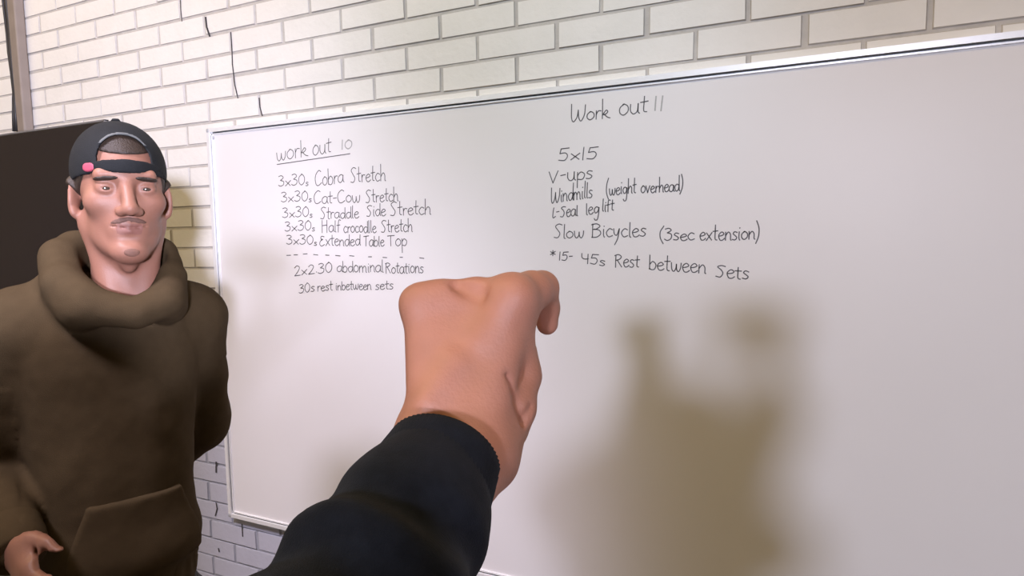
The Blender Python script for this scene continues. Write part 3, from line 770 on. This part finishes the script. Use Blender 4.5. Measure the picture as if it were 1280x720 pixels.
    # pocket edge, hem line and the larger folds
    def folds(P):
        d = .006 * fbm(P, 6.5, 3.1, 3, (1.0, 1.0, .55)) + .0018 * fbm(P, 22, 9.0, 2)
        arm = np.abs(P[:, 0] + .03) > .145
        d += np.where(arm, .0016 * np.sin(P[:, 2]*75 + 6*P[:, 0] + 9*P[:, 1]), 0) * (P[:, 2] < T - .12)
        return np.where(P[:, 2] > T + .02, d * .8, d)
    hd = C_.mesh('hoodie', M['hoodie'], body, folds)
    P_ = Field(hx, hy, hz); P_.loft(torso, 2.35, .01); P_.D -= .008
    Q = Field(hx, hy, hz); Q.loft([(1.035, -.018, -.13, .112, .11), (1.085, -.018, -.13, .106, .11), (1.162, -.015, -.13, .076, .11), (1.172, -.015, -.13, .074, .11)], 6, 0)
    P_.D = np.maximum(P_.D, Q.D)
    P_.mesh('pocket', M['hoodie'], hd, lambda P: .003 * fbm(P, 9, 5.0, 3))
    W = Field(hx, hy, hz); W.loft([(.965, -.032, .03, .118, .108), (1.026, -.032, .03, .126, .115)], 2.35, 0)
    W.mesh('waistband', M['hoodie'], hd, lambda P: .0012 * np.sin(np.arctan2(P[:, 1], P[:, 0]) * 130))
    for A in (RA, LA):
        el = np.array(A[1]); wr = np.array(A[2]); d = (wr - el) / np.linalg.norm(wr - el)
        mb = MB(); mb.tube([wr - d*.055, wr - d*.05, wr - d*.02, wr + d*.012, wr + d*.015], [.036, .0425, .039, .0375, .033], 28); mb.build('cuff', M['hoodie'], hd, True)
    # ---------------- trousers and shoes
    tx = axis(-.30, (.30, .008)); ty = axis(-.22, (.20, .008)); tz = axis(.07, (1.02, .009))
    L = Field(tx, ty, tz)
    L.loft([(.86, -.02, .025, .115, .100), (1.0, -.03, .03, .108, .098)], 2.3, .03)
    for s in (-1, 1):
        L.cone((s*.065 - .02, .025, .86), (s*.10, .015, .50), .086, .064, .03); L.cone((s*.10, .015, .50), (s*.115, .03, .11), .066, .055, .02)
    L.mesh('trousers', M['trouser'], body, lambda P: .004 * fbm(P, 8, 1.0, 3))
    for s in (-1, 1):
        fx = axis(s*.13 - .09, (s*.13 + .09, .004)); fy = axis(-.26, (.12, .005)); fz = axis(0, (.14, .004))
        U = Field(fx, fy, fz)
        U.cone((s*.115, .035, .052), (s*.146, -.16, .036), .046, .040, .02); U.cone((s*.115, .035, .05), (s*.115, .03, .11), .044, .045, .02)
        U.clip((0, 0, .0), (0, 0, -1)); U.clip((0, 0, .001), (0, 0, -1))
        U.mesh('shoe', M['shoe'], body)
    return body
man()

# ------------------------------------------------------------------ the photographer: his left arm and fist reach into view
def photographer():
    ROOT = Vector((-0.1047, -1.8165, 0.0))
    R = np.array(ROOT)
    def r(*p): return np.array(p, float) - R
    # joints of the arm and hand (metres in the room)
    SL, EL = r(*(-0.2972, -1.8169, 1.3132)), r(*(-0.1604, -1.4781, 1.3622))
    WU1 = r(*(-0.2171, -1.1898, 1.4927))          # the wrist has two bones: little-finger side ...
    WR1 = r(*(-0.1797, -1.1761, 1.4786))          # ... and thumb side
    K5, K4, K3, K2 = r(*(-0.2370, -1.1559, 1.5726)), r(*(-0.2241, -1.1432, 1.5738)), r(*(-0.2047, -1.1320, 1.5744)), r(*(-0.1803, -1.1273, 1.5746))
    CE = r(*(-0.1948, -1.1978, 1.4859))                                     # middle of the cuff opening
    ax = EL - CE; ax /= np.linalg.norm(ax)
    sd = (WR1 - WU1) / np.linalg.norm(WR1 - WU1)
    WU0, WR0 = CE + ax*.06 - sd*.012, CE + ax*.06 + sd*.012
    x0, x1 = sorted((float(WU1[0]), float(K2[0])))
    lo = np.min([WU1, WR1, K5, K2, r(*(-0.1696, -1.0617, 1.5391)), r(*(-0.1560, -1.1846, 1.4607))], 0) - .035; hi = np.max([WU1, WR1, K5, K2, r(*(-0.1707, -1.0573, 1.5892)), r(*(-0.2905, -1.1021, 1.5843))], 0) + .035
    st = .0017
    xs = axis(-.55, (lo[0], .014), (hi[0], st), (.60, .014)); ys = axis(-.45, (lo[1], .014), (hi[1], st), (max(hi[1], .30) + .03, .006)); zs = axis(-.005, (lo[2], .014), (hi[2], st), (1.62, .014))
    F = Field(xs, ys, zs)
    # palm: a bone to each knuckle
    for a, k, ra, rk in ((WU1*.8+WR1*.2, K5, .0160, .0112), (WU1*.55+WR1*.45, K4, .0185, .0120), (WU1*.35+WR1*.65, K3, .0185, .0130), (WU1*.1+WR1*.9, K2, .0180, .0130)):
        F.cone(a, k, ra, rk, .014)
    F.cone(WU0, WU1, .0185, .0170, .014); F.cone(WR0, WR1, .0205, .0190, .018)
    deep = r(*(-0.2148, -1.1266, 1.5176))
    F.cone(deep + (K5 - K2)*.18, deep - (K5 - K2)*.20, .016, .016, .02)            # the heel and hollow of the palm
    # fingers: three curled into the fist, the index reaching out and hooking over
    F.chain([K5, r(*(-0.2553, -1.1224, 1.5719)), r(*(-0.2589, -1.1093, 1.5418)), r(*(-0.2449, -1.1178, 1.5243))], [.0122, .0112, .0098, .0084], .012)
    F.chain([K4, r(*(-0.2430, -1.1056, 1.5724)), r(*(-0.2494, -1.0875, 1.5388)), r(*(-0.2360, -1.0969, 1.5145))], [.0126, .0118, .0102, .0086], .012)
    F.chain([K3, r(*(-0.2227, -1.0941, 1.5718)), r(*(-0.2282, -1.0712, 1.5374)), r(*(-0.2167, -1.0839, 1.5107))], [.0130, .0120, .0104, .0088], .012)
    F.chain([K2, r(*(-0.1754, -1.1048, 1.5782)), r(*(-0.1738, -1.0885, 1.5792))], [.0148, .0138, .0128], .010)
    F.chain([r(*(-0.1738, -1.0885, 1.5792)), r(*(-0.1739, -1.0790, 1.5631)), r(*(-0.1739, -1.0780, 1.5507))], [.0126, .0100, .0084], .003)
    # knuckle ridges and the hollow between them
    F.ell(K2, (.0150, .0150, .0150), None, .012)
    F.cone(r(*(-0.2132, -1.1448, 1.5849)), r(*(-0.1942, -1.1482, 1.5796)), .0035, .0050, .008, 'sub')
    F.cone(r(*(-0.1888, -1.1530, 1.5498)), r(*(-0.1753, -1.1380, 1.5769)), .0060, .0085, .016)
    F.cone(r(*(-0.2088, -1.1930, 1.5173)), r(*(-0.2013, -1.1722, 1.5365)), .0030, .0030, .016)
    # thumb folded along the right side under the index finger
    F.cone(r(*(-0.1833, -1.1213, 1.5592)), r(*(-0.1774, -1.1224, 1.5197)), .0150, .0130, .014)
    F.chain([r(*(-0.1787, -1.1693, 1.4753)), r(*(-0.1743, -1.1393, 1.5015)), r(*(-0.1748, -1.1212, 1.5197)), r(*(-0.1794, -1.1087, 1.5343))], [.0175, .0140, .0108, .0092], .010)
    F.ell(r(*(-0.1726, -1.1411, 1.4866)), (.0080, .0095, .0115), None, .005)
    F.cone(r(*(-0.1631, -1.1528, 1.4966)), r(*(-0.1605, -1.1426, 1.5049)), .0016, .0016, .004, 'sub')
    F.cone(r(*(-0.1713, -1.1586, 1.5281)), r(*(-0.1618, -1.1517, 1.4965)), .0012, .0012, .006, 'sub')
    # forearm, upper arm, trunk, head, the other arm and the legs
    WM = (WU0 + WR0) / 2
    F.cone(WM, EL, .029, .044, .02); F.cone(EL, SL, .042, .052, .02)
    SR = r(*(0.0878, -1.8161, 1.3114)); ER = r(*(0.0082, -1.6559, 1.2908)); WRr = r(*(0.0754, -1.5540, 1.5093))
    F.cone(SR, ER, .052, .042, .02); F.cone(ER, WRr, .040, .028, .012)
    ph = r(*(0.0663, -1.5180, 1.6165))
    F.cone(WRr, r(*(0.0732, -1.5347, 1.5709)), .024, .020, .015)
    for i, (a, b, c_) in enumerate(((.085,.020,-.026),(.082,.004,-.026),(.080,-.012,-.026),(.080,-.027,-.026))):
        k0 = r(*(0.0691, -1.5243, 1.6120)) + (r(*(0.0182, -1.5090, 1.6197)) - r(*(0.0000, -1.5173, 1.6200))) * (1.5 - i)
        F.cone(r(*(0.0732, -1.5347, 1.5709)), k0, .016, .010, .01)
    NK = (SL + SR) / 2
    HD = r(*(-0.0353, -1.7697, 1.4654))
    F.ell(HD + np.array([0, -.01, .03]), (.076, .095, .088), None, .0); F.ell(HD + np.array([0, .03, -.04]), (.058, .058, .085), None, .03)
    F.cone(HD + np.array([0, .085, .0]), HD + np.array([0, .105, -.035]), .010, .013, .01)
    F.cone(HD + np.array([-.02, .082, -.07]), HD + np.array([.02, .082, -.07]), .010, .010, .012)
    for s in (-1, 1): F.ell(HD + np.array([s*.076, -.01, -.01]), (.010, .018, .030), None, .006)
    F.cone(HD + np.array([0, -.03, -.07]), NK + np.array([0, -.01, .03]), .054, .058, .02)
    NK = NK + np.array([0, 0, .045]); T = float(NK[2]); cx, cy = float(NK[0]), float(NK[1])
    F.loft([(.80, cx, cy, .12, .11), (1.0, cx, cy, .13, .115), (T - .10, cx, cy, .17, .125), (T - .02, cx, cy, .155, .11), (T + .03, cx, cy, .08, .075)], 2.3, .03)
    for s in (-1, 1):
        F.cone((cx, cy + s*.09, .82), (cx + .02, cy + s*.11, .44), .082, .052, .03); F.cone((cx + .02, cy + s*.11, .44), (cx - .01, cy + s*.13, .075), .05, .034, .02)
        F.cone((cx - .01, cy + s*.13, .045), (cx + .17, cy + s*.14, .036), .037, .033, .02)
    body = F.mesh('person', M['skin_hand'], None, lambda P: .00035 * np.sin(P[:, 0]*0) )
    body.location = ROOT
    tag(body, 'person reaching a bare left fist and dark sleeve towards the whiteboard, index finger hooked forward', 'person')
    # sweatshirt: loose sleeve ending in a ribbed cuff
    C2 = CE + ax * .052
    lo = np.minimum(np.minimum(CE, EL), SL) - .12; hi = np.maximum(np.maximum(CE, EL), SL) + .12
    S = Field(axis(lo[0], (hi[0], .0036)), axis(lo[1], (hi[1], .0040)), axis(lo[2], (hi[2], .0036)))
    S.cone(CE + ax*.020, C2, .0350, .0400, 0); S.cone(C2, EL, .0430, .075, .010); S.cone(EL, SL, .075, .080, .02)
    S.clip(CE + ax*.012, -ax)
    side = np.cross(ax, [0, 0, 1.0]); side /= np.linalg.norm(side)
    def slv(P):
        t = (P - CE) @ ax
        w = np.clip((t - .045) / .05, 0, 1)
        return w * (.0100 * fbm(P, 12, 2.0, 3) + .0050 * np.sin(t * 150 + 40 * ((P - CE) @ side) + 2.5 * fbm(P, 9, 7, 2)))
    sl = S.mesh('sweatshirt', M['sleeve'], body, slv)
    xs2 = axis(cx - .36, (cx + .46, .009)); ys2 = axis(cy - .36, (cy + .36, .009)); zs2 = axis(.74, (T + .34, .009))
    # trunk of the sweatshirt, the other sleeve
    B = Field(xs2, ys2, zs2)
    B.loft([(.78, cx, cy, .17, .165), (1.0, cx, cy, .18, .160), (T - .10, cx, cy, .195, .155), (T - .02, cx, cy, .19, .14), (T + .04, cx, cy, .12, .10)], 2.3, .02)
    B.cone(NK + np.array([-.05, 0, .02]), SL, .06, .076, .03); B.cone(NK + np.array([.05, 0, .02]), SR, .06, .076, .03)
    B.cone(NK + np.array([0, -.02, .02]), HD + np.array([0.01, -.05, -.05]), .14, .095, .03)
    B.cone(SR, ER, .070, .058, .02); B.cone(ER, WRr, .058, .050, .012)
    B.mesh('jumper_body', M['sleeve'], sl, lambda P: .005 * fbm(P, 8, 4.0, 3))
    # ribbed cuff: a hollow band with fine ribs, wrapped over the wrist
    u_ = side; v_ = np.cross(u_, ax)
    n = 132; mb = MB(); V = []; prof = [(.064, .0355), (.058, .0410), (.050, .0405), (.030, .0385), (.010, .0365), (.002, .0358), (.0, .0340), (.003, .0325), (.014, .0322)]
    for t, rad in prof:
        for k in range(n):
            a = 2*math.pi*k/n; rb = .00045 * (1 if k % 2 else -1) if .001 < t < .055 and rad > .034 else 0
            V.append(tuple(CE + ax*t + (u_*math.cos(a) + v_*math.sin(a)*.93) * (rad + rb)))
    Fc = [(i*n+k, (i+1)*n+k, (i+1)*n+(k+1) % n, i*n+(k+1) % n) for i in range(len(prof)-1) for k in range(n)]
    mb.quadmesh(V, Fc); mb.build('cuff', M['sleeve'], sl, True)
    # hair, trousers, shoes
    Hh = Field(axis(HD[0] - .11, (HD[0] + .11, .005)), axis(HD[1] - .13, (HD[1] + .11, .005)), axis(HD[2] - .10, (HD[2] + .15, .005)))
    Hh.ell(HD + np.array([0, -.015, .035]), (.084, .102, .095), None, 0); Hh.ell(HD + np.array([0, .09, -.03]), (.075, .08, .085), None, .01, 'sub'); Hh.ell(HD + np.array([0, .01, -.10]), (.10, .09, .07), None, .01, 'sub')
    Hh.mesh('hair', M['hair'], body)
    tz = axis(.07, (.84, .010)); L = Field(axis(cx - .2, (cx + .2, .009)), axis(cy - .28, (cy + .28, .009)), tz)
    L.loft([(.76, cx, cy, .165, .14), (.83, cx, cy, .16, .138)], 2.3, .03)
    for s in (-1, 1):
        L.cone((cx, cy + s*.09, .78), (cx + .02, cy + s*.11, .44), .094, .068, .03); L.cone((cx + .02, cy + s*.11, .44), (cx - .01, cy + s*.13, .11), .066, .056, .02)
    L.mesh('trousers', M['trouser'], body)
    for s in (-1, 1):
        U = Field(axis(cx - .12, (cx + .26, .005)), axis(cy + s*.14 - .09, (cy + s*.14 + .09, .005)), axis(0, (.15, .005)))
        U.cone((cx - .01, cy + s*.13, .052), (cx + .17, cy + s*.14, .038), .046, .041, .02); U.cone((cx - .01, cy + s*.13, .05), (cx - .01, cy + s*.13, .11), .044, .045, .02)
        U.clip((0, 0, .001), (0, 0, -1)); U.mesh('shoe', M['shoe'], body)
    return body
photographer()

# the phone he films with, just behind the viewpoint
ph = bpy.data.objects.new('phone', None); COL.objects.link(ph)
ph.matrix_world = Matrix([[0.908318, -0.021385, 0.417734, 0.0], [0.417949, 0.086163, -0.904375, -1.517323], [-0.016653, 0.996051, 0.087202, 1.62], [0.0, 0.0, 0.0, 1.0]])
tag(ph, 'black phone held up sideways in the photographer\'s right hand', 'phone')
mb = MB(); mb.box((-.045, -.022, .012), (.105, .056, .0205), 0, bev=.004); mb.build('case', M['cable'], ph, True)
mb = MB(); mb.box((-.040, -.018, .0204), (.100, .052, .0209), 0); mb.build('display', M['screen'], ph)
mb = MB(); mb.tube([(0, 0, .0122), (0, 0, .0108)], .0065, 20); mb.build('lens', M['groove'], ph, True)
